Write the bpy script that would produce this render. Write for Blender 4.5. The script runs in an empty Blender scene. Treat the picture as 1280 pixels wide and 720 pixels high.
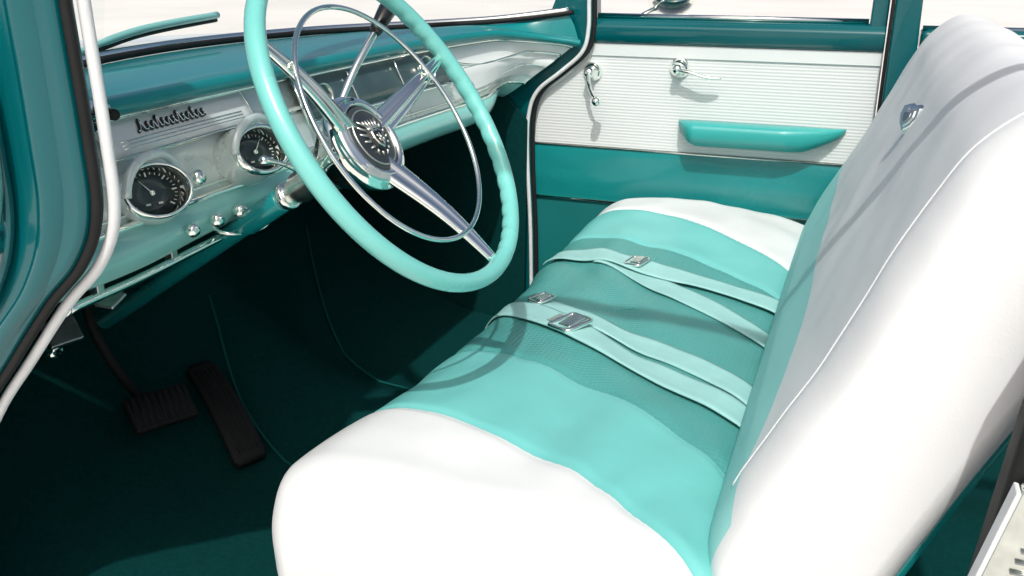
import bpy, bmesh, math, random
from mathutils import Vector, Matrix, noise
random.seed(4)
ZUP=1.3
V=Vector
scene=bpy.context.scene
COL=scene.collection
ROOTS=[]
# ------------------------------------------------------------------ materials
def mat(name,col,rough=.5,metal=0,coat=0,var=0.0,vscale=8,bump=0,bscale=200,bdist=.001,spec=.5,sheen=0,coatr=.03):
    m=bpy.data.materials.new(name); m.use_nodes=True
    nt=m.node_tree; b=nt.nodes['Principled BSDF']
    b.inputs['Base Color'].default_value=(*col,1)
    b.inputs['Roughness'].default_value=rough
    b.inputs['Metallic'].default_value=metal
    b.inputs['Coat Weight'].default_value=coat
    b.inputs['Coat Roughness'].default_value=coatr
    b.inputs['Specular IOR Level'].default_value=spec
    b.inputs['Sheen Weight'].default_value=sheen
    tc=nt.nodes.new('ShaderNodeTexCoord')
    if var>0:
        n=nt.nodes.new('ShaderNodeTexNoise'); n.inputs['Scale'].default_value=vscale; n.inputs['Detail'].default_value=6
        nt.links.new(tc.outputs['Object'],n.inputs['Vector'])
        r=nt.nodes.new('ShaderNodeValToRGB')
        r.color_ramp.elements[0].position=.3; r.color_ramp.elements[1].position=.7
        r.color_ramp.elements[0].color=(*[c*(1-var) for c in col],1)
        r.color_ramp.elements[1].color=(*[min(1,c*(1+var)) for c in col],1)
        nt.links.new(n.outputs['Fac'],r.inputs['Fac']); nt.links.new(r.outputs['Color'],b.inputs['Base Color'])
        mr=nt.nodes.new('ShaderNodeMapRange'); mr.inputs['To Min'].default_value=max(0,rough*(.8)); mr.inputs['To Max'].default_value=rough*1.25
        nt.links.new(n.outputs['Fac'],mr.inputs['Value']); nt.links.new(mr.outputs['Result'],b.inputs['Roughness'])
    if bump>0:
        n2=nt.nodes.new('ShaderNodeTexNoise'); n2.inputs['Scale'].default_value=bscale; n2.inputs['Detail'].default_value=4
        nt.links.new(tc.outputs['Object'],n2.inputs['Vector'])
        bp=nt.nodes.new('ShaderNodeBump'); bp.inputs['Strength'].default_value=bump; bp.inputs['Distance'].default_value=bdist
        nt.links.new(n2.outputs['Fac'],bp.inputs['Height']); nt.links.new(bp.outputs['Normal'],b.inputs['Normal'])
    return m
TURQ=(.15,.50,.475); DEEP=(.075,.31,.29); BTURQ=(.32,.70,.665)
M={}
M['paint']=mat('teal_paint',(.0,.088,.100),.2,0,.5,.10,3,spec=.3,coatr=.02)
M['paint2']=mat('turquoise_paint',(.22,.53,.49),.32,0,.5,.05,5,coatr=.08)
M['padpaint']=mat('teal_dash_paint',(.004,.20,.205),.28,0,.5,.06,5,spec=.35)
M['mint']=mat('silver_mint_paint',(.57,.66,.64),.27,.2,.5,.05,6,coatr=.05)
M['pale']=mat('pale_paint',(.66,.71,.70),.35,0,.6,.04,6,coatr=.1)
M['chrome']=mat('chrome',(.90,.95,.89),.05,1,0,.03,30)
M['chromed']=mat('aged_chrome',(.76,.80,.74),.22,1,0,.12,60)
M['satin']=mat('satin_silver',(.76,.77,.70),.34,1,0,.15,80)
M['steel']=mat('grey_steel',(.40,.43,.41),.32,1,0,.2,60)
M['rim']=mat('turquoise_plastic',(.17,.55,.50),.26,0,.5,.04,12)
M['black']=mat('black_rubber',(.010,.011,.011),.6,0,0,.2,30,.3,300,spec=.25)
M['gloss']=mat('black_plastic',(.01,.012,.013),.2,0,.3,.1,10)
M['glossg']=mat('dark_dial',(.014,.032,.034),.4,0,.25,.2,20,spec=.35)
M['clus']=mat('cluster_glass',(.045,.085,.085),.3,0,.3,.25,14)
M['hubm']=mat('hub_dark_metal',(.10,.115,.115),.35,.8,.2,.2,50)
M['white']=mat('white_vinyl',(.67,.70,.70),.5,0,0,.02,6,.35,420,.0006,spec=.3)
M['turq']=mat('turquoise_vinyl',(.03,.34,.32),.36,0,.1,.04,6,.35,420,.0006)
M['deepv']=mat('deep_teal_vinyl',(.006,.15,.15),.4,0,.1,.08,6,.35,420,.0006)
M['doorteal']=mat('door_teal_vinyl',(.006,.21,.21),.26,0,.35,.08,5,.3,60,.0012,coatr=.12)
M['lace']=mat('white_windlace',(.66,.69,.69),.5,0,0,.06,20,.4,300)
M['carpet']=mat('teal_carpet',(.003,.036,.035),1,0,0,.12,120,.5,600,.002,0.02,0)
M['pipe']=mat('teal_piping',(.004,.085,.080),.8,0,0,.1,20,spec=.1)
M['ticks']=mat('gauge_marks',(.60,.66,.62),.5)
M['web']=mat('belt_webbing',(.29,.55,.53),.55,0,0,.04,30,.3,500,.0006)
M['ground']=mat('pale_concrete',(.70,.68,.64),.85,0,0,.06,.35,.3,40,.003)
g=bpy.data.materials.new('thin_glass'); g.use_nodes=True; nt=g.node_tree; nt.nodes.clear()
o=nt.nodes.new('ShaderNodeOutputMaterial'); t=nt.nodes.new('ShaderNodeBsdfTransparent'); gl=nt.nodes.new('ShaderNodeBsdfGlossy'); gl.inputs['Roughness'].default_value=.02
t.inputs['Color'].default_value=(.97,.99,.985,1)
mx=nt.nodes.new('ShaderNodeMixShader'); mx.inputs[0].default_value=.025
nt.links.new(t.outputs[0],mx.inputs[1]);nt.links.new(gl.outputs[0],mx.inputs[2]);nt.links.new(mx.outputs[0],o.inputs[0])
M['glass']=g

def expr_math(nt,op,a,b=None):
    n=nt.nodes.new('ShaderNodeMath'); n.operation=op
    for i,v in enumerate((a,b)):
        if v is None: continue
        if isinstance(v,(int,float)): n.inputs[i].default_value=v
        else: nt.links.new(v,n.inputs[i])
    return n.outputs[0]
SA=[(1.0,.05,.70),(1.235,.1,.72),(1.88,.1,.6),(2.08,.1,.75)]
ZB=(-.420,.060,7.0)
def seat_material(kind):
    m=bpy.data.materials.new('two_tone_vinyl_'+kind); m.use_nodes=True; nt=m.node_tree; b=nt.nodes['Principled BSDF']
    tc=nt.nodes.new('ShaderNodeTexCoord'); sp=nt.nodes.new('ShaderNodeSeparateXYZ'); nt.links.new(tc.outputs['Object'],sp.inputs[0])
    X,Y,Z=sp.outputs
    E=lambda op,a,c=None: expr_math(nt,op,a,c)
    def mixc(fac,c1,c2):
        n=nt.nodes.new('ShaderNodeMix'); n.data_type='RGBA'; nt.links.new(fac,n.inputs[0])
        for i,c in ((6,c1),(7,c2)):
            if isinstance(c,tuple): n.inputs[i].default_value=(*c,1)
            else: nt.links.new(c,n.inputs[i])
        return n.outputs[2]
    WH=(.68,.71,.71) if kind=='cushion' else (.72,.745,.745)
    if kind=='cushion':
        s=E('MAXIMUM',E('ADD',X,.59),0.0)
        def f(a,l,q): return E('SUBTRACT',E('SUBTRACT',a,E('MULTIPLY',s,l)),E('MULTIPLY',E('MULTIPLY',s,s),q))
        g1=E('GREATER_THAN',Y,f(*SA[0])); g2=E('GREATER_THAN',Y,f(*SA[1]))
        g3=E('LESS_THAN',Y,f(*SA[2])); g4=E('LESS_THAN',Y,f(*SA[3]))
        ins=E('MULTIPLY',g2,g3); band=E('MULTIPLY',g1,g4)
        c=mixc(band,WH,TURQ); c=mixc(ins,c,DEEP)
        w=nt.nodes.new('ShaderNodeTexWave'); w.inputs['Scale'].default_value=42; w.bands_direction='X'
        w2=nt.nodes.new('ShaderNodeTexWave'); w2.inputs['Scale'].default_value=42; w2.bands_direction='Y'
        for q in (w,w2): nt.links.new(tc.outputs['Object'],q.inputs['Vector'])
        gr=E('MULTIPLY',E('ADD',w.outputs['Fac'],w2.outputs['Fac']),ins)
    else:
        ex=E('POWER',2.718,E('MULTIPLY',E('SUBTRACT',Y,.95),-ZB[2]))
        zb=E('SUBTRACT',ZB[0],E('MULTIPLY',ex,ZB[1]))
        g1=E('LESS_THAN',Z,zb); g2=E('LESS_THAN',X,.02); ins=E('MULTIPLY',E('MULTIPLY',g1,g2),E('GREATER_THAN',Y,.835))
        c=mixc(ins,WH,BTURQ)
        gr=E('MULTIPLY',ins,0.0)
    n=nt.nodes.new('ShaderNodeTexNoise'); n.inputs['Scale'].default_value=420; n.inputs['Detail'].default_value=3
    nt.links.new(tc.outputs['Object'],n.inputs['Vector'])
    n3=nt.nodes.new('ShaderNodeTexNoise'); n3.inputs['Scale'].default_value=7; n3.inputs['Detail'].default_value=6
    nt.links.new(tc.outputs['Object'],n3.inputs['Vector'])
    hs=nt.nodes.new('ShaderNodeHueSaturation'); nt.links.new(c,hs.inputs['Color'])
    mr=nt.nodes.new('ShaderNodeMapRange'); mr.inputs['To Min'].default_value=.88; mr.inputs['To Max'].default_value=1.08
    nt.links.new(n3.outputs['Fac'],mr.inputs['Value']); nt.links.new(mr.outputs[0],hs.inputs['Value'])
    nt.links.new(hs.outputs[0],b.inputs['Base Color'])
    b.inputs['Roughness'].default_value=.36 if kind=='cushion' else .6
    b.inputs['Specular IOR Level'].default_value=.5 if kind=='cushion' else .25
    h=E('ADD',E('MULTIPLY',n.outputs['Fac'],.5),E('MULTIPLY',gr,.6))
    bp=nt.nodes.new('ShaderNodeBump'); bp.inputs['Strength'].default_value=.5; bp.inputs['Distance'].default_value=.0009
    nt.links.new(h,bp.inputs['Height']); nt.links.new(bp.outputs['Normal'],b.inputs['Normal'])
    return m
M['cush']=seat_material('cushion'); M['back']=seat_material('backrest')
M['ribbed']=mat('ribbed_pale_vinyl',(.64,.68,.675),.42,0,.05)
nt=M['ribbed'].node_tree; b=nt.nodes['Principled BSDF']; tc=nt.nodes.new('ShaderNodeTexCoord')
w=nt.nodes.new('ShaderNodeTexWave'); w.bands_direction='Z'; w.inputs['Scale'].default_value=42
nt.links.new(tc.outputs['Object'],w.inputs['Vector'])
bp=nt.nodes.new('ShaderNodeBump'); bp.inputs['Strength'].default_value=.4; bp.inputs['Distance'].default_value=.0012
nt.links.new(w.outputs['Fac'],bp.inputs['Height']);nt.links.new(bp.outputs['Normal'],b.inputs['Normal'])

# ------------------------------------------------------------------ helpers
def thing(name,label,cat,base):
    e=bpy.data.objects.new(name,None); e.empty_display_size=.05; COL.objects.link(e)
    e.location=V(base); e['label']=label; e['category']=cat; e['base']=list(base); ROOTS.append(e); return e
def part(name,vs,fs,m,parent,smooth=True,bevel=0,sub=0,solid=0,auto=None):
    me=bpy.data.meshes.new(name); me.from_pydata([tuple(v) for v in vs],[],fs); me.update()
    bm=bmesh.new(); bm.from_mesh(me); bmesh.ops.recalc_face_normals(bm,faces=bm.faces); bm.to_mesh(me); bm.free()
    ob=bpy.data.objects.new(name,me); COL.objects.link(ob)
    me.materials.append(M[m] if isinstance(m,str) else m)
    for p in me.polygons: p.use_smooth=smooth
    if parent is not None:
        ob.parent=parent
        if parent.type=='EMPTY': ob.location=-V(parent['base'])
    if solid:
        s=ob.modifiers.new('s','SOLIDIFY'); s.thickness=solid; s.offset=0
    if bevel:
        bv=ob.modifiers.new('b','BEVEL'); bv.width=bevel; bv.segments=3; bv.limit_method='ANGLE'; bv.angle_limit=math.radians(40)
        for p in me.polygons: p.use_smooth=True
        w=ob.modifiers.new('w','WEIGHTED_NORMAL')
    if sub:
        s=ob.modifiers.new('sub','SUBSURF'); s.levels=sub; s.render_levels=sub
    return ob
def cr(pts,n=8,closed=False):
    pts=[V(p) for p in pts]; out=[]; N=len(pts)
    rng=N if closed else N-1
    for i in range(rng):
        if closed: p0,p1,p2,p3=pts[(i-1)%N],pts[i],pts[(i+1)%N],pts[(i+2)%N]
        else: p0,p1,p2,p3=pts[max(i-1,0)],pts[i],pts[i+1],pts[min(i+2,N-1)]
        for k in range(n):
            t=k/n
            out.append(.5*((2*p1)+(p2-p0)*t+(2*p0-5*p1+4*p2-p3)*t*t+(3*p1-p0-3*p2+p3)*t**3))
    if not closed: out.append(pts[-1])
    return out
def grid(rows,closed_u=False,closed_v=False,cap=False):
    nu=len(rows); nv=len(rows[0]); vs=[v for r in rows for v in r]; fs=[]
    for i in range(nu if closed_u else nu-1):
        for j in range(nv if closed_v else nv-1):
            a=i*nv+j; b_=i*nv+(j+1)%nv; c=((i+1)%nu)*nv+(j+1)%nv; d=((i+1)%nu)*nv+j
            fs.append((a,b_,c,d))
    if cap:
        fs.append(tuple(range(nv))); fs.append(tuple((nu-1)*nv+j for j in range(nv))[::-1])
    return vs,fs
def tubegeo(path,r,closed=False,seg=12,flat=1.0):
    path=[V(p) for p in path]; N=len(path); rows=[]
    def tang(i):
        if closed: return (path[(i+1)%N]-path[(i-1)%N]).normalized()
        return (path[min(i+1,N-1)]-path[max(i-1,0)]).normalized()
    t=tang(0); n=t.orthogonal().normalized()
    if abs(t.z)<.9: n=(V((0,0,1))-t*t.z).normalized()
    for i in range(N):
        t2=tang(i); n=(n-t2*n.dot(t2)).normalized(); bn=t2.cross(n)
        rr=r[min(i,len(r)-1)] if isinstance(r,(list,tuple)) else r
        rows.append([path[i]+n*math.cos(a)*rr*flat+bn*math.sin(a)*rr for a in [2*math.pi*k/seg for k in range(seg)]])
    return grid(rows,closed,True,not closed)
def tube(name,path,r,m,parent,closed=False,seg=12,flat=1.0):
    v,f=tubegeo(path,r,closed,seg,flat); return part(name,v,f,m,parent)
def frame(ax,up=(0,0,1)):
    ax=V(ax).normalized(); e1=V(up).cross(ax).normalized(); e2=ax.cross(e1); return ax,e1,e2
def lathe(name,c,ax,prof,m,parent,sx=1,sy=1,seg=48,up=(0,0,1),cap=True):
    c=V(c); ax,e1,e2=frame(ax,up)
    rows=[[c+ax*h+e1*(r*math.cos(a)*sx)+e2*(r*math.sin(a)*sy) for a in [2*math.pi*k/seg for k in range(seg)]] for r,h in prof]
    v,f=grid(rows,False,True,cap); return part(name,v,f,m,parent)
def boxgeo(lo,hi):
    x0,y0,z0=lo;x1,y1,z1=hi
    return [(x0,y0,z0),(x1,y0,z0),(x1,y1,z0),(x0,y1,z0),(x0,y0,z1),(x1,y0,z1),(x1,y1,z1),(x0,y1,z1)],[(0,3,2,1),(4,5,6,7),(0,1,5,4),(1,2,6,5),(2,3,7,6),(3,0,4,7)]
def box(name,lo,hi,m,parent,bevel=.004):
    v,f=boxgeo(lo,hi); return part(name,v,f,m,parent,False,bevel)
def obox(name,c,ax,up,size,m,parent,bevel=.003):
    ax,e1,e2=frame(ax,up); c=V(c); v,f=boxgeo((-size[0]/2,-size[1]/2,-size[2]/2),(size[0]/2,size[1]/2,size[2]/2))
    v=[c+e1*p[0]+e2*p[1]+ax*p[2] for p in v]; return part(name,v,f,m,parent,False,bevel)
def plate(name,poly,y0,y1,m,parent,bevel=.004):
    n=len(poly); vs=[(x,y0,z) for x,z in poly]+[(x,y1,z) for x,z in poly]
    fs=[tuple(range(n)),tuple(range(2*n-1,n-1,-1))]+[(i,(i+1)%n,n+(i+1)%n,n+i) for i in range(n)]
    return part(name,vs,fs,m,parent,False,bevel)
def merge(lst):
    vs=[];fs=[]
    for v,f in lst:
        o=len(vs); vs+=list(v); fs+=[tuple(i+o for i in q) for q in f]
    return vs,fs
def sm01(x): x=max(0,min(1,x)); return x*x*(3-2*x)

# ------------------------------------------------------------------ ground
vs,fs=[],[]
N=24;S=260
for i in range(N+1):
    for j in range(N+1): vs.append((-S+2*S*i/N,-S+2*S*j/N,-1.3))
for i in range(N):
    for j in range(N): fs.append((i*(N+1)+j,(i+1)*(N+1)+j,(i+1)*(N+1)+j+1,i*(N+1)+j+1))
ground=part('ground',vs,fs,'ground',None,False); ground['kind']='structure'; ground['label']='pale sunlit concrete ground around the car'; ROOTS.append(ground)

# ------------------------------------------------------------------ car body
body=thing('car_body','glossy teal vintage car body with wraparound windshield pillars','car body',(-.2,1.45,-1.0))
nearc=[(-.655,.30),(-.69,.12),(-.703,0),(-.702,-.16),(-.706,-.245),(-.735,-.30),(-.79,-.352),(-.86,-.43),(-.93,-.51),(-1.0,-.62),(-1.03,-.78),(-1.03,-1.0)]
nc=[(p.x,p.z) for p in cr([(x,0,z) for x,z in nearc],6)]
nc2=[(x-.004,z) for x,z in nc]
poly=nc2+[(-1.75,-1.0),(-1.75,-.22),(-1.25,-.175),(-1.0,-.165),(-.90,-.155),(-.875,.0),(-.80,.30)]
plate('door_pillar',poly,.668,.70,'paint',body,.008)
tube('door_seal',[(x+.0015,.680,z) for x,z in nc],.0055,'black',body)
tube('windlace',[(x+.009,.695,z-.004) for x,z in nc],.0062,'lace',body)
rows=[]
fl_=cr([(-.730,0,.30),(-.752,0,.05),(-.755,0,-.15),(-.762,0,-.25),(-.80,0,-.325),(-.87,0,-.40),(-.96,0,-.51),(-1.06,0,-.64)],8)
for p in fl_:
    rows.append([V((p.x+dx,.668+dy,p.z+dz_)) for dx,dy,dz_ in ((.026,.001,0),(.020,-.006,0),(.008,-.010,-.002),(-.004,-.006,-.004),(-.010,.001,-.006))])
v,f=grid(rows); part('pillar_flange',v,f,'paint',body)
tube('pillar_ridge',[V((p.x-.045,.664,p.z-.01)) for p in fl_],.012,'paint',body,False,12,.5)
box('pillar_ledge',(-1.5,.635,-.292),(-.81,.67,-.268),'paint',body,.008)
tube('vent_window_trim',cr([(-.86,.65,.2),(-.812,.648,.0),(-.795,.646,-.1),(-.795,.646,-.2),(-.81,.646,-.255)],6),.0095,'chrome',body)
farc=[(-.60,.30),(-.635,.1),(-.645,-.08),(-.645,-.17),(-.66,-.225),(-.715,-.275),(-.775,-.325),(-.798,-.39),(-.80,-.5),(-.79,-.7),(-.785,-.98)]
fc=[(p.x,p.z) for p in cr([(x,0,z) for x,z in farc],6)]
poly=fc+[(-1.75,-.98),(-1.75,-.22),(-1.25,-.18),(-1.0,-.17),(-.76,-.15),(-.72,-.05),(-.68,.30)]
plate('door_pillar',poly,2.225,2.30,'paint',body,.006)
tube('door_seal',[(x+.005,2.222,z) for x,z in fc],.0055,'black',body)
tube('windlace',[(x-.007,2.214,z-.002) for x,z in fc],.0050,'lace',body)
plate('kick_panel',[(-.805,-.40),(-.812,-.96),(-1.38,-.96),(-1.38,-.25),(-.95,-.25)],2.205,2.22,'carpet',body,.003)
WP=[(-.72,.725,-.155),(-.86,.78,-.16),(-1.03,.92,-.163),(-1.17,1.15,-.165),(-1.22,1.46,-.165),(-1.17,1.78,-.165),(-1.03,2.0,-.163),(-.86,2.14,-.155),(-.70,2.205,-.135)]
W=cr(WP,10)
tube('windshield_trim',[p+V((0,0,.006)) for p in W],.008,'chrome',body)
tube('windshield_seal',[p+V((.013,0,.002)) for p in W],.006,'black',body)
HP=[(-.66,.84,.29),(-.72,.9,.295),(-.80,1.02,.30),(-.86,1.2,.31),(-.88,1.46,.315),(-.86,1.72,.31),(-.80,1.9,.30),(-.72,2.02,.295),(-.62,2.10,.29)]
H=cr(HP,10)
rows=[[W[i].lerp(H[i],k/10)+V((-.03,0,0))*math.sin(math.pi*k/10) for k in range(11)] for i in range(len(W))]
v,f=grid(rows); part('windshield',v,f,'glass',body)
tube('header_trim',H,.018,'paint',body)
tube('roof_rail',cr([(-.66,.84,.29),(-.2,.82,.30),(.5,.82,.30),(1.35,.86,.27)],8),.020,'paint',body)
tube('roof_rail',cr([(-.62,2.10,.29),(-.2,2.13,.30),(.5,2.13,.30),(1.35,2.08,.27)],8),.020,'paint',body)
plate('upper_pillar',[(.235,-.18),(.275,.30),(.345,.30),(.33,-.18)],.745,.79,'paint',body,.008)
rows=[]
for i,p in enumerate(W):
    tt=(p.y-.725)/1.48
    row=[]
    for k in range(13):
        q=k/12
        x=p.x+.002-(2.65+p.x+.7)*q
        y=p.y+(p.y-1.46)*.06*q
        z=p.z-.006-.13*q**1.5-.02*(1-math.sin(math.pi*max(0,min(1,tt))))*min(1,q*4)-.05*q
        row.append(V((x,y,z)))
    rows.append(row)
v,f=grid(rows); part('hood',v,f,'pale',body)
rows=[[W[i]+V((0,0,-.008)),V((W[i].x,.700,-.172))] for i in range(0,31)]
v,f=grid(rows); part('fender_shelf',v,f,'paint',body)
rows=[[W[i]+V((0,0,-.008)),V((W[i].x,2.225,-.172))] for i in range(50,81)]
v,f=grid(rows); part('fender_shelf',v,f,'paint',body)
# floor
rows=[]
for j in range(61):
    y=.72+1.5*j/60
    hump=math.exp(-((y-1.47)/.16)**2)
    prof=[(1.3,-.95),(.3,-.95),(-.3,-.95),(-.7,-.95),(-.95,-.945),(-1.08,-.90),(-1.2,-.81),(-1.32,-.70),(-1.40,-.60),(-1.42,-.45),(-1.42,-.24)]
    pr=cr([(x,y,z) for x,z in prof],5)
    rows.append([V((p.x+.06*hump*max(0,min(1,(-p.x-1.2)*5)),p.y,p.z+hump*(.07+.06*max(0,min(1,(-p.x-.5)/.6)))*max(0,min(1,(-.5-p.z)/.15))+.003*noise.noise(V((p.x*7,p.y*7,0))))) for p in pr])
v,f=grid(rows); part('floor_carpet',v,f,'carpet',body)
def fl(x,y):
    hump=math.exp(-((y-1.47)/.16)**2)
    pts=[(1.3,-.95),(-.7,-.95),(-.95,-.945),(-1.08,-.90),(-1.2,-.81),(-1.32,-.70),(-1.40,-.60)]
    z=-.95
    for a,b_ in zip(pts,pts[1:]):
        if b_[0]<=x<=a[0]: z=a[1]+(b_[1]-a[1])*(a[0]-x)/(a[0]-b_[0])
    return z+hump*(.07+.06*max(0,min(1,(-x-.5)/.6)))
for path in ([(-.60,1.26),(-.9,1.27),(-1.08,1.33),(-1.2,1.42),(-1.30,1.50),(-1.38,1.62)],[(-.60,1.62),(-.85,1.63),(-1.0,1.66),(-1.12,1.74),(-1.24,1.86),(-1.34,1.98)]):
    tube('carpet_piping',[(p.x,p.y,fl(p.x,p.y)+.003) for p in cr([(x,y,0) for x,y in path],12)],.0026,'pipe',body)
box('rocker_sill',(-1.05,.66,-1.02),(1.3,.72,-.93),'paint',body,.01)
box('rear_bulkhead',(1.28,.74,-.95),(1.32,2.2,-.16),'deepv',body,.01)
box('rocker_sill',(-.79,2.225,-1.02),(1.3,2.32,-.93),'paint',body,.01)
plate('center_pillar',[(.028,-.98),(.028,-.21),(.030,.30),(.075,.30),(.085,-.21),(.10,-.98)],2.215,2.33,'paint',body,.006)
tube('pillar_seal',[(.024,2.216,-.95),(.024,2.216,-.2),(.026,2.216,.3)],.004,'black',body)
box('rear_door_panel',(.10,2.235,-.95),(1.3,2.27,-.205),'ribbed',body,.005)
box('rear_window_sill',(.088,2.215,-.205),(1.3,2.32,-.155),'paint',body,.012)
tube('rear_window_trim',[(.09,2.235,-.152),(1.3,2.235,-.152)],.006,'chrome',body)
plate('rear_pillar',[(1.0,-.2),(1.25,.27),(1.35,.27),(1.32,-.2)],2.13,2.22,'paint',body,.008)
plate('center_pillar',[(.120,-1.0),(.120,-.62),(.146,-.3),(.185,-.18),(.33,-.18),(.33,-1.0)],.725,.765,'black',body,.008)
plate('pillar_skin',[(.186,-1.0),(.186,-.62),(.200,-.3),(.22,-.19),(.33,-.19),(.33,-1.0)],.700,.724,'paint',body,.006)

# ------------------------------------------------------------------ latch
latch=thing('door_latch','chrome door latch plate fixed to the center pillar','door latch',(.15,.70,-.55))
obox('latch_plate',(.1445,.715,-.490),(0,-1,0),(.20,0,1),(.036,.21,.012),'chromed',latch,.003)
tg_=[]
for k in range(13):
    tg_.append(tubegeo([(.128+.0022*k,.7075,-.560+.010*k),(.150+.0022*k,.7075,-.560+.010*k)],.0018,False,6))
v,f=merge(tg_); part('latch_teeth',v,f,'steel',latch)
obox('latch_edge',(.1235,.712,-.490),(0,-1,0),(.20,0,1),(.004,.21,.018),'lace',latch,.001)
lathe('latch_screw',(.160,.7085,-.415),(0,-1,0),[(.006,0),(.006,.002),(.003,.004),(0.0005,.004)],'chrome',latch,seg=16)

wiper=thing('windshield_wiper','turquoise painted wiper arm resting against the windshield','wiper',(-1.2,1.36,-.16))
wp=cr([(-1.165,1.12,-.150),(-1.22,1.34,-.128),(-1.255,1.60,-.118)],10)
tube('wiper_arm',wp,[.0055]*6+[.007]*15,'paint2',wiper,False,8)
tube('wiper_blade',[p+V((-.004,0,-.010)) for p in wp],.004,'black',wiper,False,8)

# ------------------------------------------------------------------ passenger door
door=thing('passenger_door','white and teal passenger door with ribbed trim and chrome hardware','car door',(-.38,2.25,-.95))
plate('door_card',[(-.83,-.462),(-.83,-.34),(-.70,-.20),(.018,-.20),(.018,-.462)],2.24,2.27,'ribbed',door,.004)
plate('card_border',[(-.69,-.206),(-.69,-.236),(.018,-.236),(.018,-.206)],2.236,2.24,'pale',door,.0015)
# teal band as a softly padded panel so that it catches wavy reflections
rows=[]
for i in range(61):
    x=-.82+.838*i/60
    rows.append([V((x,2.2385-.0045*math.sin(math.pi*k/12)**.5-.0016*noise.noise(V((x*9,0,k*.35))),-.464-.134*k/12)) for k in range(13)])
v,f=grid(rows); part('teal_panel',v,f,'doorteal',door)
box('lower_panel',(-.82,2.239,-.95),(.018,2.27,-.604),'deepv',door,.004)
box('panel_backing',(-.82,2.242,-.603),(.018,2.27,-.463),'deepv',door,.001)
tube('chrome_strip',[(-.81,2.236,-.601),(.016,2.236,-.601)],.004,'chrome',door)
tube('chrome_strip',[(-.80,2.237,-.463),(.016,2.237,-.463)],.0022,'chromed',door)
prof=[(2.245,-.208),(2.232,-.204),(2.222,-.188),(2.222,-.165),(2.235,-.150),(2.262,-.146),(2.262,-.208)]
rows=[[V((x,y,z)) for y,z in prof] for x in (-.645,-.3,.018)]
v,f=grid(rows,False,True,True); part('window_sill',v,f,'paint',door,False,.004)
plate('window_frame',[(-.018,-.155),(-.012,.30),(.018,.30),(.018,-.155)],2.235,2.265,'paint',door,.005)
tube('window_trim',[(-.64,2.255,-.142),(-.02,2.255,-.142)],.006,'chrome',door)
prof=[(2.275,-.208),(2.275,-.15),(2.32,-.155),(2.36,-.22),(2.37,-.6),(2.34,-.98),(2.275,-.98)]
rows=[[V((x,y,z)) for y,z in prof] for x in (-.76,-.3,.018)]
v,f=grid(rows,False,True,True); part('outer_skin',v,f,'paint',door,False,.006)
rows=[]
for i in range(41):
    q=i/40; x=-.424+.385*q
    a=min(1,q/.12)**.5
    b_=min(1,(1-q)/.24)**.6
    k=max(.03,a*b_)
    dep=.074*max(.05,(min(1,q/.10)**.5)*(min(1,(1-q)/.34)**.55))
    zt=-.378-.004*(1-k); th=.056*k+.002
    row=[]
    for yy,zz in ((0,0),(.5,.003),(.86,.001),(.965,-.07),(1.0,-.24),(.97,-.55),(.84,-.83),(.45,-.98),(0,-1)):
        row.append(V((x,2.238-dep*yy,zt+(zz*th if zz<0 else zz))))
    rows.append(row)
v,f=grid(rows,False,True,True); part('armrest',v,f,'turq',door)
dh=lathe('door_handle',(-.43,2.24,-.258),(0,-1,0),[(.024,0),(.024,.004),(.018,.012),(.011,.018),(.011,.04),(.006,.044),(.0005,.045)],'chrome',door)
tube('lever',cr([(-.43,2.205,-.258),(-.40,2.20,-.262),(-.36,2.20,-.272),(-.325,2.205,-.274)],6),[.006,.006,.007,.008,.008,.008,.008,.008,.007,.007,.007,.007,.007,.007,.0065,.006,.005,.004,.003],'chrome',dh,False,12,.6)
wc=lathe('window_crank',(-.645,2.24,-.275),(0,-1,0),[(.024,0),(.024,.004),(.019,.012),(.012,.018),(.012,.042),(.007,.046),(.0005,.047)],'chrome',door)
tube('crank_arm',cr([(-.645,2.198,-.275),(-.643,2.195,-.295),(-.632,2.192,-.322),(-.618,2.19,-.338)],6),[.008]*8+[.007]*6+[.005]*5,'chrome',wc,False,12,.6)
lathe('crank_knob',(-.616,2.192,-.338),(0,-1,0),[(.005,0),(.011,.004),(.012,.014),(.010,.026),(.005,.03),(.0005,.031)],'chrome',wc,seg=24)

mir=thing('side_mirror','round chrome side mirror on the passenger door','mirror',(-.50,2.40,-.16))
lathe('mirror_housing',(-.50,2.42,-.102),(.25,.9,.1),[(.0005,-.045),(.02,-.042),(.04,-.026),(.052,-.004),(.052,.004),(.045,.006)],'chrome',mir,1.3)
tube('mirror_stem',cr([(-.57,2.32,-.158),(-.56,2.36,-.150),(-.53,2.41,-.130),(-.515,2.42,-.115)],5),.007,'chrome',mir)
lathe('mirror_base',(-.57,2.315,-.160),(0,.2,1),[(.022,0),(.022,.004),(.012,.01),(.0005,.012)],'chrome',mir,seg=24)

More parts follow.
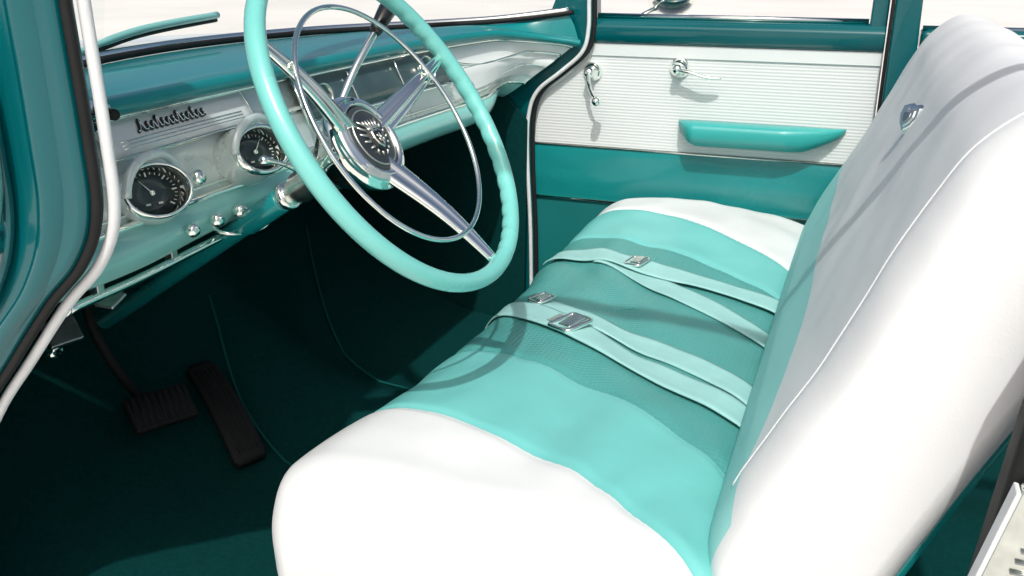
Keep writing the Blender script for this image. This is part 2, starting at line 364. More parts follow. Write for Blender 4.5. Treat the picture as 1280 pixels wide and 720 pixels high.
# ------------------------------------------------------------------ dashboard
dash=thing('dashboard','two tone turquoise and silver dashboard with chrome gauges','dashboard',(-.9,1.46,-.40))
DP=[(-.862,.715,0),(-.868,.775,0),(-.872,.85,0),(-.880,.98,0),(-.886,1.15,0),(-.888,1.46,0),(-.886,1.75,0),(-.872,1.93,0),(-.83,2.07,0),(-.76,2.165,0),(-.672,2.21,0)]
D=cr(DP,10); ND=len(D)
def dn(i):
    t=(D[min(i+1,ND-1)]-D[max(i-1,0)]).normalized(); return V((t.y,-t.x,0))
def kz(i):
    y=i/(ND-1)
    return 1-.30*sm01((y-.66)/.34)
def dz(i,z): return -.168+(z+.168)*kz(i)+(-.03*max(0,(i/(ND-1)-.8)/.2))
def _p(i,o,z):
    p=D[i]+dn(i)*o; zz=dz(i,z); w_=sm01((i/(ND-1)-.72)/.28)
    return V((p.x-w_*max(0,-.205-zz)*1.45,min(p.y,2.218),zz))
def dpt(i,o,z): 
    i0=int(max(0,min(ND-2,math.floor(i)))); fr_=i-i0
    return _p(i0,o,z).lerp(_p(i0+1,o,z),fr_)
def dash_y(y):
    for i in range(ND-1):
        if D[i].y<=y<=D[i+1].y: return i+(y-D[i].y)/(D[i+1].y-D[i].y)
rows=[]
for i in range(ND):
    j=i/(ND-1)*(len(W)-1); j0=int(min(len(W)-2,math.floor(j))); w_=W[j0].lerp(W[j0+1],j-j0)
    f_=dpt(i,0,-.168)
    row=[]
    for k in range(9):
        q=k/8; p=w_.lerp(f_,q*.92); p.z=w_.z*(1-q)+f_.z*q+.010*math.sin(math.pi*q)-.006
        row.append(p)
    for o_,z_ in ((0.0,-.166),(.012,-.170),(.016,-.179),(.012,-.188),(.0,-.192),(-.02,-.190)):
        row.append(dpt(i,o_,z_))
    rows.append(row)
v,f=grid(rows); part('dash_top',v,f,'padpaint',dash)
PODS=((.900,.075,.007),(1.112,.080,.012))
def swell(y,z):
    s=0
    for py,pw,pa in PODS: s+=pa*math.exp(-((y-py)/pw)**2)*math.exp(-((z+.290)/.045)**2)
    return s
fprof=[(-.022,-.186),(-.016,-.192),(-.004,-.222),(.000,-.236),(.010,-.244),(.014,-.262),(.018,-.290),(.028,-.318)]
rows=[]
for i2 in range((ND-1)*4+1):
    i=i2/4
    yy=dpt(i,0,-.2).y
    rows.append([dpt(i,p.x+swell(yy,p.z),p.z) for p in cr([(o_,0,z_) for o_,z_ in fprof],5)])
v,f=grid(rows); part('dash_face',v,f,'mint',dash)
lprof=[(.026,-.318),(.036,-.323),(.046,-.335),(.047,-.350),(.038,-.366),(.020,-.376),(-.01,-.380),(-.06,-.378)]
def bulge(y): return math.exp(-((y-.86)/.13)**2)
rows=[]
for i2 in range((ND-1)*2+1):
    i=i2/2; yy=dpt(i,0,-.2).y; bb=bulge(yy)
    row=[]
    pl=cr([(o_,0,z_) for o_,z_ in lprof],4)
    for kk,p in enumerate(pl):
        q=kk/(len(pl)-1)
        row.append(dpt(i,p.x*(1-.5*sm01((i/(ND-1)-.7)/.3))+(.9*swell(yy,-.318))*max(0,1-q*1.5)+.010*bb*math.sin(math.pi*min(1,q*1.15)),p.z-.006*bb*q))
    rows.append(row)
v,f=grid(rows); part('lower_dash',v,f,'paint2',dash)
tube('chrome_molding',[dpt(i/4,.032-.012*sm01((i/4/(ND-1)-.7)/.3)+swell(dpt(i/4,0,-.2).y,-.312)*.92,-.319) for i in range((ND-1)*4+1)],.0060,'chrome',dash)
tube('chrome_molding',[dpt(i/4,.027-.010*sm01((i/4/(ND-1)-.7)/.3)+swell(dpt(i/4,0,-.2).y,-.306)*.98,-.306) for i in range((ND-1)*4+1)],.0018,'chrome',dash)
tube('chrome_molding',[dpt(i,-.006,-.194) for i in range(ND)],.003,'chrome',dash)
tube('chrome_molding',[dpt(i,.0115,-.2445) for i in range(ND-20)],.0016,'chrome',dash)
i0=dash_y(1.88)
tube('chrome_molding',[dpt(i0+(ND-2-i0)*k/20,.004+.010*math.sin(math.pi*k/20),-.222-.025*math.sin(math.pi*min(1,k/13))) for k in range(21)],.0028,'chrome',dash)
tube('chrome_molding',[dpt(i0+(ND-2-i0)*k/20,.019,-.262-.028*math.sin(math.pi*min(1,k/14))) for k in range(21)],.0028,'chrome',dash)
rows=[]
ia=dash_y(1.90)
for k in range(25):
    i=ia+(ND-1.5-ia)*k/24
    rows.append([dpt(i,o_+.0035,z_) for o_,z_ in ((-.012,-.199),(-.003,-.224),(.002,-.238),(.012,-.247),(.016,-.264),(.020,-.296))])
v,f=grid(rows); part('pale_insert',v,f,'pale',dash)
def facept(y,z,o_=0):
    fz=[(-.016,-.192),(-.004,-.222),(.000,-.236),(.010,-.244),(.014,-.262),(.018,-.290),(.028,-.318)]
    oo=fz[-1][0]
    for a,b_ in zip(fz,fz[1:]):
        if b_[1]<=z<=a[1]: oo=a[0]+(b_[0]-a[0])*(a[1]-z)/(a[1]-b_[1])
    return dpt(dash_y(y),oo+o_,z)
# wide angled pale panel with raised script
def plq(y,z): return facept(y,z,.006+.012*max(0,(-.198-z)/.04))
rows=[[plq(.860+.310*k/20,z) for z in (-.197,-.206,-.214,-.226,-.238)] for k in range(21)]
v,f=grid(rows); ep=part('speaker_plate',v,f,'pale',dash,solid=.006)
tube('plate_trim',[plq(.860+.310*k/14,-.1965)+V((.003,0,0)) for k in range(15)]+[plq(1.17-.310*k/14,-.2385)+V((.003,0,0)) for k in range(15)],.0016,'chrome',ep,True,8)
strokes=[(1.0,.016,1),(.65,.011,1),(.6,.010,0),(1.0,.009,0),(.65,.012,1),(.6,.010,0),(.65,.011,1),(.98,.010,0),(.6,.011,1),(.65,.011,0),(1.0,.010,1),(.6,.011,0),(.6,.011,1)]
pth=[]; y0=.925
for h,w_,loop in strokes:
    for tq in range(12):
        an=2*math.pi*tq/12
        yy=y0+w_*tq/12+(.0026 if loop else .0006)*math.sin(an)+.0026*h*(1-math.cos(an))*.5
        zz=-.2165+.0125*h*(1-math.cos(an))*.5
        pth.append(plq(yy,zz)+V((.0045,0,.001)))
    y0+=w_
rr_=[.0021+.0011*abs(math.sin(k*math.pi/12)) for k in range(len(pth))]
tube('dash_lettering',pth,rr_,'gloss',ep,False,8)
tube('lettering_edge',[p+V((.0024,0,.0018)) for p in pth],.0008,'chrome',ep,False,6)
for z in (-.2220,-.2262,-.2304):
    tube('grille_rib',[plq(.885+.260*k/12,z)+V((.0035,0,0)) for k in range(13)],.0012,'chromed',ep,False,6)
def gauge(c,ax,R,sx,needle,depth=.05,pod=1.2):
    ga=lathe('gauge',c,ax,[(R*(pod+.26),-depth),(R*(pod+.14),-.030),(R*(pod+.05),-.012),(R*pod,.004),(R*(pod-.05),.011),(R*1.06,.009),(R*1.02,-.026)],'mint',dash,sx,1,cap=False)
    lathe('bezel',c,ax,[(R*(pod-.02),.008),(R*(pod-.03),.015),(R*1.10,.019),(R*1.045,.017),(R*1.0,.006),(R*.985,-.018)],'chrome',ga,sx,1,cap=False)
    lathe('dial',c,ax,[(R*1.0,-.012),(R*.66,-.011),(R*.64,-.008),(R*.30,-.007),(.0005,-.007)],'glossg',ga,sx,1)
    a,e1,e2=frame(ax); geo=[]
    for k in range(25):
        an=math.radians(-40+260*k/24); L=.82 if k%4 else .74; w_=.0005 if k%4 else .0010
        d1=e1*math.cos(an)*sx+e2*math.sin(an); tn=(-e1*math.sin(an)*sx+e2*math.cos(an)).normalized()
        p0=V(c)-a*.0098+d1*R*L; p1=V(c)-a*.0102+d1*R*.92
        geo.append(([p0-tn*w_,p0+tn*w_,p1+tn*w_,p1-tn*w_],[(0,1,2,3)]))
    v,f=merge(geo); part('gauge_marks',v,f,'ticks',ga,False)
    geo=[]
    for an_,L_ in ((-65,.50),(-115,.50)):
        an=math.radians(an_); d1=e1*math.cos(an)*sx+e2*math.sin(an)
        p=V(c)-a*.0065+d1*R*L_
        geo.append(([p-e1*.003-e2*.0012,p+e1*.003-e2*.0012,p+e1*.003+e2*.0012,p-e1*.003+e2*.0012],[(0,1,2,3)]))
    v,f=merge(geo); part('dial_window',v,f,'ticks',ga,False)
    an=math.radians(needle); d1=e1*math.cos(an)*sx+e2*math.sin(an); tn=a.cross(d1).normalized()
    p0=V(c)-a*.004
    v=[p0-d1*R*.12-tn*.0010,p0-d1*R*.12+tn*.0010,p0+d1*R*.72]; part('needle',v,[(0,1,2)],'ticks',ga,False,solid=.0006)
    lathe('center_cap',V(c)-a*.006,ax,[(.004,0),(.004,.003),(.002,.0045),(.0005,.005)],'chromed',ga,seg=20)
    lathe('lens',V(c)+a*.001,ax,[(R*.99,0),(R*.6,.003),(R*.3,.0045),(.0005,.005)],'glass',ga,sx,1,cap=False)
gauge((-.826,.893,-.283),(1,-.42,.42),.0300,1.30,120,.07,1.22)
gauge((-.816,1.098,-.269),(1,-.34,.40),.0292,1.28,60,.075,1.30)
for (cy,cx,cz,ww) in ((.893,-.838,-.281,.054),(1.098,-.832,-.267,.056)):
    pts=[(cx+.006*math.cos(a)+.014,cy-math.cos(a)*ww,cz+.004+math.sin(a)*.042) for a in [math.pi*k/16 for k in range(17)]]
    tube('gauge_hood',pts,.0060,'mint',dash)
rows=[[facept(1.30+.55*k/20,z,o_) for z,o_ in ((-.192,.010),(-.196,.016),(-.215,.018),(-.240,.022),(-.258,.018),(-.263,.010))] for k in range(21)]
v,f=grid(rows); cl=part('instrument_cluster',v,f,'clus',dash)
loop=[facept(1.30+.55*k/14,-.193,.018) for k in range(15)]+[facept(1.85-.55*k/14,-.265,.016) for k in range(15)]
tube('cluster_frame',loop,.0038,'chrome',cl,True)
for yy in (1.46,1.64):
    tube('cluster_divider',[facept(yy,z,.024) for z in (-.197,-.215,-.240,-.261)],.0025,'chromed',cl,False,8)
for yy,rr in ((1.36,.022),(1.755,.030)):
    c=facept(yy,-.229,.022); lathe('clock_bezel',c,(1,0,.25),[(rr,0),(rr*1.04,.006),(rr*.95,.010),(rr*.85,.006),(rr*.84,.001)],'chromed',cl,1.1,1,cap=False)
for yy,zz in ((.998,-.290),(1.215,-.296),(1.92,-.285)):
    c=facept(yy,zz,0)
    lathe('dash_knob',c,(1,-.1,.1),[(.006,0),(.006,.014),(.010,.017),(.011,.024),(.008,.029),(.0005,.03)],'chrome',dash,seg=24)
for yy,zz in ((.94,-.345),(.995,-.346),(1.05,-.347),(1.17,-.340)):
    c=dpt(dash_y(yy),.044,zz)
    lathe('dash_knob',c,(1,-.15,.05),[(.005,0),(.005,.014),(.009,.017),(.010,.024),(.007,.029),(.0005,.03)],'chrome',dash,seg=24)
c=dpt(dash_y(1.08),.040,-.374)
tube('pull_handle',cr([c+V((-.01,-.055,.004)),c+V((.018,-.048,-.003)),c+V((.028,-.015,-.008)),c+V((.028,.020,-.008)),c+V((.016,.046,-.003)),c+V((-.01,.052,.004))],6),.0028,'chrome',dash,False,10)
# long bright rail along the bottom of the dash
tube('under_dash_rail',[dpt(dash_y(.725+.52*k/24),.034,-.385-.004*bulge(.725+.52*k/24)) for k in range(25)],.0058,'chrome',dash)
for yy in (.79,.93,1.22):
    c=dpt(dash_y(yy),.034,-.385); obox('rail_clip',c+V((-.004,0,.004)),(1,0,0),(0,0,1),(.012,.020,.014),'steel',dash,.002)
obox('dash_bracket',(-.86,.83,-.410),(0,-.4,1),(0,1,0),(.030,.028,.005),'steel',dash,.002)

# ------------------------------------------------------------------ steering wheel
a=math.radians(21); p=math.radians(20)
F=V((-math.sin(a)*math.cos(p),math.cos(a)*math.cos(p),-math.sin(p))); Rt=V((math.cos(a),math.sin(a),0)); U=Rt.cross(F)
T=math.radians(33); n=V((math.cos(T),0,math.sin(T))); e1=V((0,1,0)); e2=V((-math.sin(T),0,math.cos(T)))
C=V((-.561,1.056,-.202)); R=.230
sw=thing('steering_wheel','turquoise steering wheel with chrome spokes and horn ring','steering wheel',tuple(C))
rows=[]
NS=360
for i in range(NS):
    a=2*math.pi*i/NS; rd=e1*math.cos(a)+e2*math.sin(a)
    deg=(math.degrees(a)+180)%360-180
    gz=sm01((deg+80)/15)*sm01((52-deg)/15)
    row=[]
    for k in range(20):
        b_=2*math.pi*k/20
        wgt=max(0,-math.sin(b_)*.5+abs(math.cos(b_))*.8-.1)
        rr=.0115*(1-.18*gz*wgt*(.5+.5*math.cos(54*a))**2) 
        row.append(C+rd*(R+math.cos(b_)*rr*1.0)+n*math.sin(b_)*rr*1.12)
    rows.append(row)
v,f=grid(rows,True,True); part('wheel_rim',v,f,'rim',sw)
tube('horn_ring',[C-n*.006+(e1*math.cos(a)+e2*math.sin(a))*.168 for a in [2*math.pi*k/120 for k in range(120)]],.0034,'chrome',sw,True)
HR=.064
hc=C-n*HR
for ang,w0,w1 in ((142,.021,.0075),(18,.021,.0075),(-80,.029,.009)):
    a=math.radians(ang); rd=e1*math.cos(a)+e2*math.sin(a); tg=n.cross(rd)
    rows=[]
    for k in range(25):
        q=k/24; r_=.02+(R-.008-.02)*q
        cen=hc+rd*r_+n*(.012*math.sin(math.pi*q)+(HR-.006)*q**1.3)
        w_=w0*(1-q)+w1*q; h_=.013*(1-q)+.006*q
        row=[]
        for t in range(28):
            b_=2*math.pi*t/28; cc=math.cos(b_); ss=math.sin(b_)
            # peaked ridge with two flutes gives strong light and dark streaks
            fl2=(.35*math.exp(-(cc/.16)**2)-.38*math.exp(-((abs(cc)-.45)/.20)**2)) if ss>0 else 0
            row.append(cen+tg*cc*w_+n*h_*(ss+fl2*(1-q*.5)))
        rows.append(row)
    v,f=grid(rows,False,True,True); part('spoke',v,f,'chrome',sw)
k_=1.38
hub=lathe('hub',hc,n,[(r*k_,h) for r,h in [(.030,-.05),(.040,-.03),(.0465,-.010),(.0495,.000),(.0495,.004),(.0465,.008),(.0460,.012),(.0430,.0165),(.0400,.0170),(.0390,.0195),(.0360,.0188),(.0345,.014),(.0335,.010)]],'chrome',sw,seg=64,cap=False)
lathe('hub_cap',hc,n,[(r*k_,h) for r,h in [(.0345,.012),(.0335,.0165),(.0300,.0180),(.022,.0200),(.010,.0212),(.0005,.0215)]],'hubm',hub,seg=64)
tube('emblem_ring',[hc+n*.0190+(e1*math.cos(a)+e2*math.sin(a))*.0395 for a in [2*math.pi*k/60 for k in range(60)]],.0012,'satin',hub,True,8)
def crest(c,a,u,r,s,th=.18):
    outl=[(-.8,.75),(-.3,.95),(0,.8),(.3,.95),(.8,.75),(.85,.1),(.55,-.55),(0,-1),(-.55,-.55),(-.85,.1)]
    v=[c-a*s*th+r*x*s+u*y*s for x,y in outl]+[c+a*s*th+r*x*s*.8+u*y*s*.8 for x,y in outl]
    m_=len(outl); f=[tuple(range(m_,2*m_)),tuple(range(m_))[::-1]]+[(i,(i+1)%m_,m_+(i+1)%m_,m_+i) for i in range(m_)]
    return v,f
v,f=crest(hc+n*.0235-e2*.004,n,e2,e1,.0195,.10); part('crest_outline',v,f,'gloss',hub,False)
v,f=crest(hc+n*.0250-e2*.004,n,e2,e1,.0165,.12); part('crest_emblem',v,f,'satin',hub,False)
v2,f2=crest(hc+n*.0273-e2*.004,n,e2,e1,.0120,.05); part('crest_shield',v2,f2,'gloss',hub,False)
geo=[tubegeo([hc+n*.0283-e2*.004+e1*x+e2*y for x,y in q],.0010,False,6) for q in (((-.007,.004),(0,-.003),(.007,.004)),((0,-.010),(0,.006)),((-.005,-.001),(-.004,-.006)),((.005,-.001),(.004,-.006)))]
v,f=merge(geo); part('crest_bars',v,f,'satin',hub)
geo=[]
for x in (-.011,-.0055,0,.0055,.011):
    geo.append(tubegeo([hc+n*.0240+e1*x+e2*.010,hc+n*.0228+e1*x*1.3+e2*.0235],[.0022,.0010],False,6))
geo.append(tubegeo([hc+n*.0245+e1*-.014+e2*.0105,hc+n*.0252+e2*.0115,hc+n*.0245+e1*.014+e2*.0105],.0018,False,6))
v,f=merge(geo); part('crest_crown',v,f,'satin',hub)
geo=[]
for sgn in (-1,1):
    for j in range(7):
        b0=-1.25+.36*j
        geo.append(tubegeo([hc+n*.0232+e1*(.0205*math.cos(b0)*sgn)+e2*(.022*math.sin(b0)-.001),hc+n*.0205+e1*(.030*math.cos(b0-.15)*sgn)+e2*(.030*math.sin(b0+.1))],[.0022,.0008],False,6))
v,f=merge(geo); part('crest_branches',v,f,'satin',hub)
colm=lathe('steering_column',C,n,[(.010,-.62),(.010,-.33),(.0145,-.30),(.016,-.25),(.016,-.20),(.022,-.19),(.026,-.15),(.038,-.115),(.036,-.09)],'chromed',sw)
lathe('column_jacket',C,n,[(.0145,-.66),(.0145,-.305),(.0175,-.300),(.0175,-.23),(.0165,-.225),(.010,-.224)],'padpaint',sw)
for h0,rr in ((-.215,.0205),):
    lathe('column_collar',C,n,[(.0155,h0-.006),(rr-.001,h0-.005),(rr,h0),(rr-.001,h0+.005),(.0155,h0+.006)],'chrome',sw)
cp=C-n*.15
tube('signal_stalk',cr([cp+e1*-.02,cp+V((.0,-.08,.03)),cp+V((.0,-.125,.045))],6),[.0032]*9+[.0042,.0055,.006,.0045],'chrome',sw)

lever=thing('gear_lever','slim chrome column shift lever with black knob','gear lever',tuple(C-n*.14))
pth=cr([C-n*.165+V((0,.012,.012)),V((-.70,1.13,-.215)),V((-.694,1.18,-.155)),V((-.687,1.235,-.105))],8)
tube('lever_stem',pth,.0055,'chrome',lever)
dv=(V((-.687,1.235,-.105))-V((-.694,1.18,-.155))).normalized()
lathe('lever_knob',V((-.687,1.235,-.105)),dv,[(.006,-.01),(.010,0),(.012,.02),(.0135,.038),(.010,.052),(.004,.057),(.0005,.058)],'gloss',lever,seg=32,up=(1,0,0))

# ------------------------------------------------------------------ seat
seat=thing('bench_seat','white and turquoise vinyl front bench seat with rounded backrest','bench seat',(-.3,1.5,-.95))
CP=[(-.03,-.70),(-.07,-.635),(-.12,-.607),(-.20,-.592),(-.30,-.583),(-.40,-.578),(-.48,-.580),(-.545,-.592),(-.590,-.625),(-.608,-.68),(-.606,-.75),(-.59,-.82),(-.56,-.87),(-.30,-.88),(-.06,-.87)]
cpr=[(p.x,p.z) for p in cr([(x,0,z) for x,z in CP],7,True)]
def seamf(x):
    s=max(0,x+.59); return [a-l*s-q*s*s for a,l,q in SA]
Y0,Y1=.795,2.215
def crown(y):
    return .006-.014*math.exp(-((y-1.52)/.28)**2)+.012*sm01((y-1.8)/.3)
def cush_pt(x,z,y):
    d=min(y-Y0,Y1-y); r=.062; ins=0
    if d<r: ins=r*(1-math.sqrt(max(0,1-((r-d)/r)**2)))
    cx,cz=-.31,-.745
    px=cx+(x-cx)*(1-ins/.30*.75); pz=cz+(z-cz)*(1-ins/.165*.50)
    flare=sm01((1.14-y)/.30)*sm01((-x-.25)/.30)
    px-=.040*flare
    top=max(0,min(1,(z+.70)/.08))
    pz+=top*crown(y)
    sm=0
    for sy in seamf(px): sm+=math.exp(-((y-sy)/.0075)**2)
    nrm=V((x-cx,0,(z-cz)*1.6)).normalized()
    wob=.006*noise.noise(V((x*6,y*4.5,z*6)))+.0038*noise.noise(V((x*15+5,y*11,z*15)))
    wr=0
    for sy in seamf(px)[:2]: wr+=math.exp(-((y-sy-.03)/.05)**2)*math.sin(x*50+7*noise.noise(V((x*6,y*4,2))))
    fold=math.sin(22*(x+.6*y)+5*noise.noise(V((x*4,y*3,7))))*max(0,noise.noise(V((x*5+3,y*4,1)))+.18)
    off=-.0042*sm+wob+.0022*wr*top+.0095*fold*top
    return V((px+nrm.x*off,y,pz+nrm.z*off))
NY=420
ys=[Y0+(Y1-Y0)*k/NY for k in range(NY+1)]
ys=[Y0+.0005,Y0+.002,Y0+.005]+[yy for yy in ys if Y0+.006<yy<Y1-.006]+[Y1-.005,Y1-.002,Y1-.0005]
rows=[[cush_pt(x,z,yy) for x,z in cpr] for yy in ys]
v,f=grid(rows,False,True,True); cushion=part('cushion',v,f,M['cush'],seat)
box('seat_base',(-.54,.86,-.93),(-.05,2.14,-.87),'black',seat,.01)
box('seat_frame_edge',(-.04,.845,-.93),(.10,.862,-.66),'doorteal',seat,.006)
def topz(x,y):
    best=-9
    pl=[cush_pt(px,pz,y) for px,pz in cpr]
    for a,b_ in zip(pl,pl[1:]+pl[:1]):
        lo,hi=(a,b_) if a.x<b_.x else (b_,a)
        if lo.x<=x<=hi.x and hi.x-lo.x>1e-7:
            z=lo.z+(hi.z-lo.z)*(x-lo.x)/(hi.x-lo.x)
            best=max(best,z)
    return best if best>-5 else -.68
BP=[(-.085,-.70),(-.100,-.65),(-.105,-.60),(-.082,-.54),(-.045,-.46),(-.002,-.37),(.040,-.28),(.075,-.205),(.105,-.155),(.145,-.122),(.190,-.118),(.225,-.140),(.238,-.185),(.222,-.26),(.175,-.38),(.125,-.50),(.085,-.60),(.05,-.70)]
bpr=[(p.x,p.z) for p in cr([(x,0,z) for x,z in BP],7,True)]
YN=.815; Yb=2.165; YS=.900
def back_pt(x,z,y,lift=0):
    d=min(y-YN,Yb-y); r=.085; ins=0
    if d<r: ins=r*(1-math.sqrt(max(0,1-((r-d)/r)**2)))
    ax_=V((.46,0,1)).normalized(); c0=V((.065,0,-.40)); p=V((x,0,z))-c0
    u=p.dot(ax_); pv=V((ax_.z,0,-ax_.x)); w_=p.dot(pv)
    u2=u*(1-ins/.32*.85) if u>0 else u*(1-ins/.32*.15)
    w2=w_*(1-ins/.11*.55)
    q=c0+ax_*u2+pv*w2
    front=sm01(-w_/.06); up_=max(0,min(1,(z+.62)/.1))
    off=front*up_*(.012*math.sin(math.pi*max(0,min(1,(y-YN)/(2.185-YN))))**.5)
    off+= (.006*noise.noise(V((x*5,y*4,z*5)))+.0022*noise.noise(V((x*13,y*10,z*13+3))))*sm01((z+.58)/.2)
    fr=sm01((z+.60)/.16)
    off+=fr*.0035*sm01((YS-y)/.035)*(1 if w_<.05 else .3)
    off+=lift
    dirv=V((-pv.x,0,-pv.z))
    if u>.20:
        rad=(ax_*(u-.20)+pv*w_*.6)
        if rad.length>1e-6:
            k=sm01((u-.20)/.06); base=dirv*(1 if w_<0 else -1)*min(1,abs(w_)/.02)
            dirn=base*(1-k)+rad.normalized()*k
            return V((q.x+dirn.x*off,y,q.z+dirn.z*off))
    q=q+dirv*off*(1 if w_<0 else -1)*min(1,abs(w_)/.02)
    return V((q.x,y,q.z))
ys=[YN+.0005,YN+.002,YN+.005]+[YN+(Yb-YN)*k/340 for k in range(341) if YN+.006<YN+(Yb-YN)*k/340<Yb-.006]+[Yb-.005,Yb-.002,Yb-.0005]
bpr2=[(p.x,p.z) for p in cr([(x,0,z) for x,z in BP],14,True)]
rows=[[back_pt(x,z,yy) for x,z in bpr2] for yy in ys]
v,f=grid(rows,False,True,True); back=part('backrest',v,f,M['back'],seat)
front=[(x,z) for x,z in bpr if -.66<z<-.14 and x< .10 and (x-.065)*.908-(z+.40)*.418<0]
front.sort(key=lambda q:q[1])
def frontx(z):
    for a,b_ in zip(front,front[1:]):
        if a[1]<=z<=b_[1]: return a[0]+(b_[0]-a[0])*(z-a[1])/max(1e-6,b_[1]-a[1])
    return front[0][0]
top=[(p.x,p.z) for p in cr([(x,0,z) for x,z in BP[3:16]],10)]
tube('seat_piping',[back_pt(x,z,YS-.014,-.0004) for x,z in top],.0021,'white',seat,False,8)
rows=[]
for yy in (.87,1.1,1.5,1.9,2.12):
    rows.append([V((x-.002,yy,z)) for x,z in ((.232,-.21),(.222,-.27),(.178,-.385),(.128,-.50),(.088,-.60),(.055,-.70),(.03,-.78))])
v,f=grid(rows); part('back_panel',v,f,'doorteal',seat,solid=.010)
# badge
bc=back_pt(frontx(-.215),-.215,1.345,.006); bn=V((-.72,-.60,.36)).normalized()
_,b1_,b2_=frame(bn)
v,f=crest(bc,bn,b2_,b1_,.0235,.20); bd=part('seat_badge',v,f,'chrome',seat,False,.0018)
v,f=crest(bc+bn*.0050,bn,b2_,b1_,.0150,.10); part('badge_shield',v,f,'satin',bd,False)
v,f=crest(bc+bn*.0066,bn,b2_,b1_,.0085,.10); part('badge_center',v,f,'steel',bd,False)
# tiny embossed lettering on the cushion
geo=[]
for k in range(11):
    if k==5: continue
    x=-.405+.0062*k; y=1.468+.0024*k; h_=.0028 if k%3 else .0040
    z=topz(x,y)
    geo.append(([V((x-.0019,y-h_,z-.001)),V((x+.0019,y-h_,z-.001)),V((x+.0019,y+h_,z-.001)),V((x-.0019,y+h_,z-.001)),V((x-.0019,y-h_,z+.0008)),V((x+.0019,y-h_,z+.0008)),V((x+.0019,y+h_,z+.0008)),V((x-.0019,y+h_,z+.0008))],boxgeo((0,0,0),(1,1,1))[1]))
v,f=merge(geo); part('cushion_lettering',v,f,'turq',seat,False)

# ------------------------------------------------------------------ belts
def strip(path,w,lift,mat_,name,parent):
    pts=cr([(x,y,0) for x,y in path],14); rows=[]; n_=len(pts)
    for i,p in enumerate(pts):
        t=(pts[min(i+1,n_-1)]-pts[max(i-1,0)]).normalized(); s=V((-t.y,t.x,0)); q=i/(n_-1)
        row=[]
        for k in range(9):
            u=(k/8-.5)*w; pp=p+s*u
            xx=min(pp.x,-.11)
            z=topz(xx,pp.y)+lift(q)+.0012*math.sin(q*13+u*30)*(.5+q)+(.0008 if k in (1,7) else 0)
            if pp.x>-.11: z-=(pp.x+.11)*.6
            row.append(V((pp.x,pp.y,z)))
        rows.append(row)
    for it in range(3):
        for i in range(1,len(rows)-1):
            for k in range(9): rows[i][k].z=max(rows[i][k].z,(rows[i-1][k].z+rows[i+1][k].z)/2-.0002)
    v,f=grid(rows); return part(name,v,f,mat_,parent,solid=.0022)
def buckle(c,d,parent,s=1.0):
    c=V(c); d=V((d[0],d[1],0)).normalized(); ax=V((-.12,-.05,1)).normalized()
    a_,s1,s2=frame(ax,d)
    hw,hl=.030*s,.026*s
    lp=[c+s1*x+s2*y for x,y in ((-hw,-hl),(hw,-hl),(hw,hl),(-hw,hl))]
    ring=[]
    for i in range(4):
        a0,b0=lp[i],lp[(i+1)%4]
        for k in range(5): ring.append(a0.lerp(b0,.08+.84*k/4))
    bk=tube('buckle',ring,.0042*s,'chrome',parent,True,10)
    obox('buckle_latch',c+ax*.004*s-s2*.006*s,(-.22,-.12,1),d,(.040*s,.032*s,.006*s),'chromed',bk,.002)
    obox('buckle_tongue',c+s2*.036*s-ax*.001,ax,d,(.034*s,.022*s,.003*s),'chrome',bk,.001)
b1=thing('seat_belt','light turquoise lap belt with chrome buckle lying across the seat','seat belt',(-.35,1.32,-.57))
strip([(-.075,1.160),(-.20,1.215),(-.33,1.285),(-.45,1.358),(-.53,1.410),(-.590,1.45)],.060,lambda q:.0065,'web','webbing',b1)
strip([(-.075,1.228),(-.18,1.290),(-.30,1.355),(-.40,1.395),(-.50,1.440)],.056,lambda q:.0030,'web','webbing',b1)
buckle((-.410,1.333,topz(-.410,1.333)+.0115),(-.82,.50),b1,.92)
buckle((-.500,1.450,topz(-.50,1.450)+.011),(-.82,.55),b1,.62)
b2=thing('seat_belt','light turquoise lap belt draped toward the passenger side','seat belt',(-.35,1.65,-.57))
strip([(-.075,1.63),(-.18,1.645),(-.33,1.675),(-.47,1.72),(-.588,1.76)],.060,lambda q:.0080,'web','webbing',b2)
strip([(-.075,1.47),(-.16,1.515),(-.25,1.570),(-.33,1.625),(-.40,1.675),(-.46,1.71)],.056,lambda q:.0035,'web','webbing',b2)
buckle((-.388,1.695,topz(-.388,1.695)+.0135),(-.9,.3),b2,.72)
for bb in (b1,b2): bb['group']='lap belts on the bench seat'

# ------------------------------------------------------------------ pedals
br=thing('brake_pedal','worn black rubber pedal on a curved steel arm','pedal',(-1.12,1.15,-.80))
ax=V((.62,-.25,.75)).normalized(); pc=V((-1.12,1.155,-.770))
pad=obox('pedal_pad',pc,ax,(-.6,.3,.7),(.115,.070,.020),'black',br,.006)
a_,q1,q2=frame(ax,(-.6,.3,.7)); geo=[]
for k in range(9):
    u=-.048+.012*k; v_,f_=tubegeo([pc+q1*u+q2*-.030+a_*.010,pc+q1*u+q2*.030+a_*.010],.0028,False,8); geo.append((v_,f_))
v,f=merge(geo); part('pad_rib',v,f,'black',pad)
tube('pedal_arm',cr([pc-a_*.01,V((-1.17,1.165,-.765)),V((-1.235,1.17,-.70)),V((-1.26,1.16,-.60)),V((-1.22,1.14,-.45))],8),.009,'black',br)
ac=thing('accelerator_pedal','long black ribbed accelerator pedal hinged on the carpet','pedal',(-1.02,1.25,-.92))
p0=V((-1.0,1.235,-.905)); p1=V((-1.175,1.325,-.775)); dd=(p1-p0); L=dd.length; dd.normalize(); sd=V((.42,.9,0)).normalized(); nn=sd.cross(dd).normalized()
if nn.z<0: nn=-nn
rows=[]
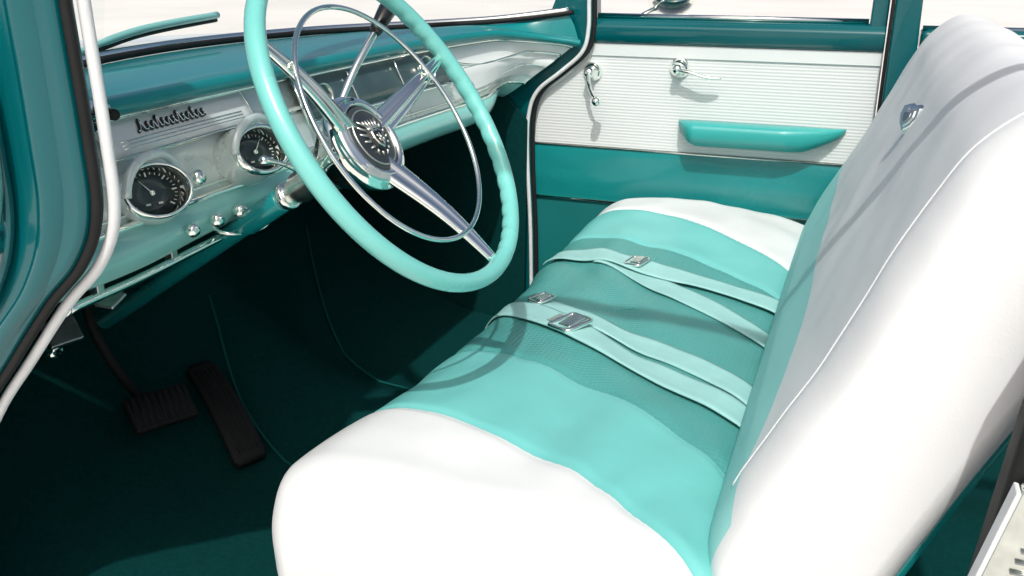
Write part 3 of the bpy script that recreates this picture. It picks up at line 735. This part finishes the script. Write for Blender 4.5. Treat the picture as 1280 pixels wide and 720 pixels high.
for k in range(25):
    q=k/24; w_=(.034-.004*q)*min(1,(q+.04)*16)**.5*min(1,(1.04-q)*16)**.5
    cc=p0+dd*L*q+nn*(.012+.014*math.sin(math.pi*q))
    rows.append([cc+sd*w_*math.copysign(abs(math.cos(a))**.5,math.cos(a))+nn*.009*math.copysign(abs(math.sin(a))**.6,math.sin(a)) for a in [2*math.pi*t/20 for t in range(20)]])
v,f=grid(rows,False,True,True); apd=part('pedal_pad',v,f,'black',ac)
geo=[]
for k in range(5):
    u=-.018+.009*k; geo.append(tubegeo([p0+dd*L*q+nn*(.0205+.014*math.sin(math.pi*q))+sd*u for q in (.08,.2,.35,.5,.65,.8,.92)],.0022,False,8))
v,f=merge(geo); part('pad_rib',v,f,'black',apd)
sw2=thing('dimmer_switch','small round chrome foot switch on the teal carpet','switch',(-1.35,1.14,-.70))
lathe('switch_button',(-1.315,1.12,-.672),(.7,-.3,.6),[(.020,-.04),(.020,.004),(.014,.010),(.009,.012),(.008,.016),(.0005,.017)],'chrome',sw2,seg=24)
cl=thing('parking_brake','grey steel parking brake pedal under the dashboard','pedal',(-1.2,1.0,-.62))
obox('brake_plate',(-1.17,1.02,-.575),(.7,-.3,.6),(-.6,.2,.7),(.055,.045,.010),'steel',cl,.004)
tube('brake_arm',cr([(-1.175,1.02,-.58),(-1.24,1.03,-.53),(-1.24,1.02,-.42)],6),.008,'black',cl)

# ------------------------------------------------------------------ lift everything so the ground is z = 0
for r in ROOTS: r.location.z+=ZUP
# ------------------------------------------------------------------ camera
cam=bpy.data.cameras.new('camera'); co=bpy.data.objects.new('camera',cam); COL.objects.link(co)
m=Matrix((Rt,U,-F)).transposed().to_4x4(); m.translation=V((0,0,ZUP)); co.matrix_world=m
cam.lens=1150/1280*36; cam.clip_start=.02; cam.clip_end=1000; scene.camera=co
# ------------------------------------------------------------------ light
d=V((-.17,.60,-.82)).normalized()
sun=bpy.data.lights.new('sun','SUN'); sun.energy=2.75; sun.angle=math.radians(1.0); sun.color=(1,.985,.95)
so=bpy.data.objects.new('sun',sun); COL.objects.link(so); so.rotation_euler=d.to_track_quat('-Z','Y').to_euler()
w=bpy.data.worlds.new('World'); scene.world=w; w.use_nodes=True; nt=w.node_tree
bg=nt.nodes['Background']; sk=nt.nodes.new('ShaderNodeTexSky'); sk.sky_type='NISHITA'; sk.sun_disc=False
sk.sun_elevation=math.asin(-d.z); sk.sun_rotation=math.atan2(-d.x,-d.y); sk.air_density=.7; sk.dust_density=6; sk.ozone_density=.5
nt.links.new(sk.outputs[0],bg.inputs[0]); bg.inputs[1].default_value=.135
scene.view_settings.view_transform='Standard'; scene.view_settings.look='None'; scene.view_settings.exposure=0
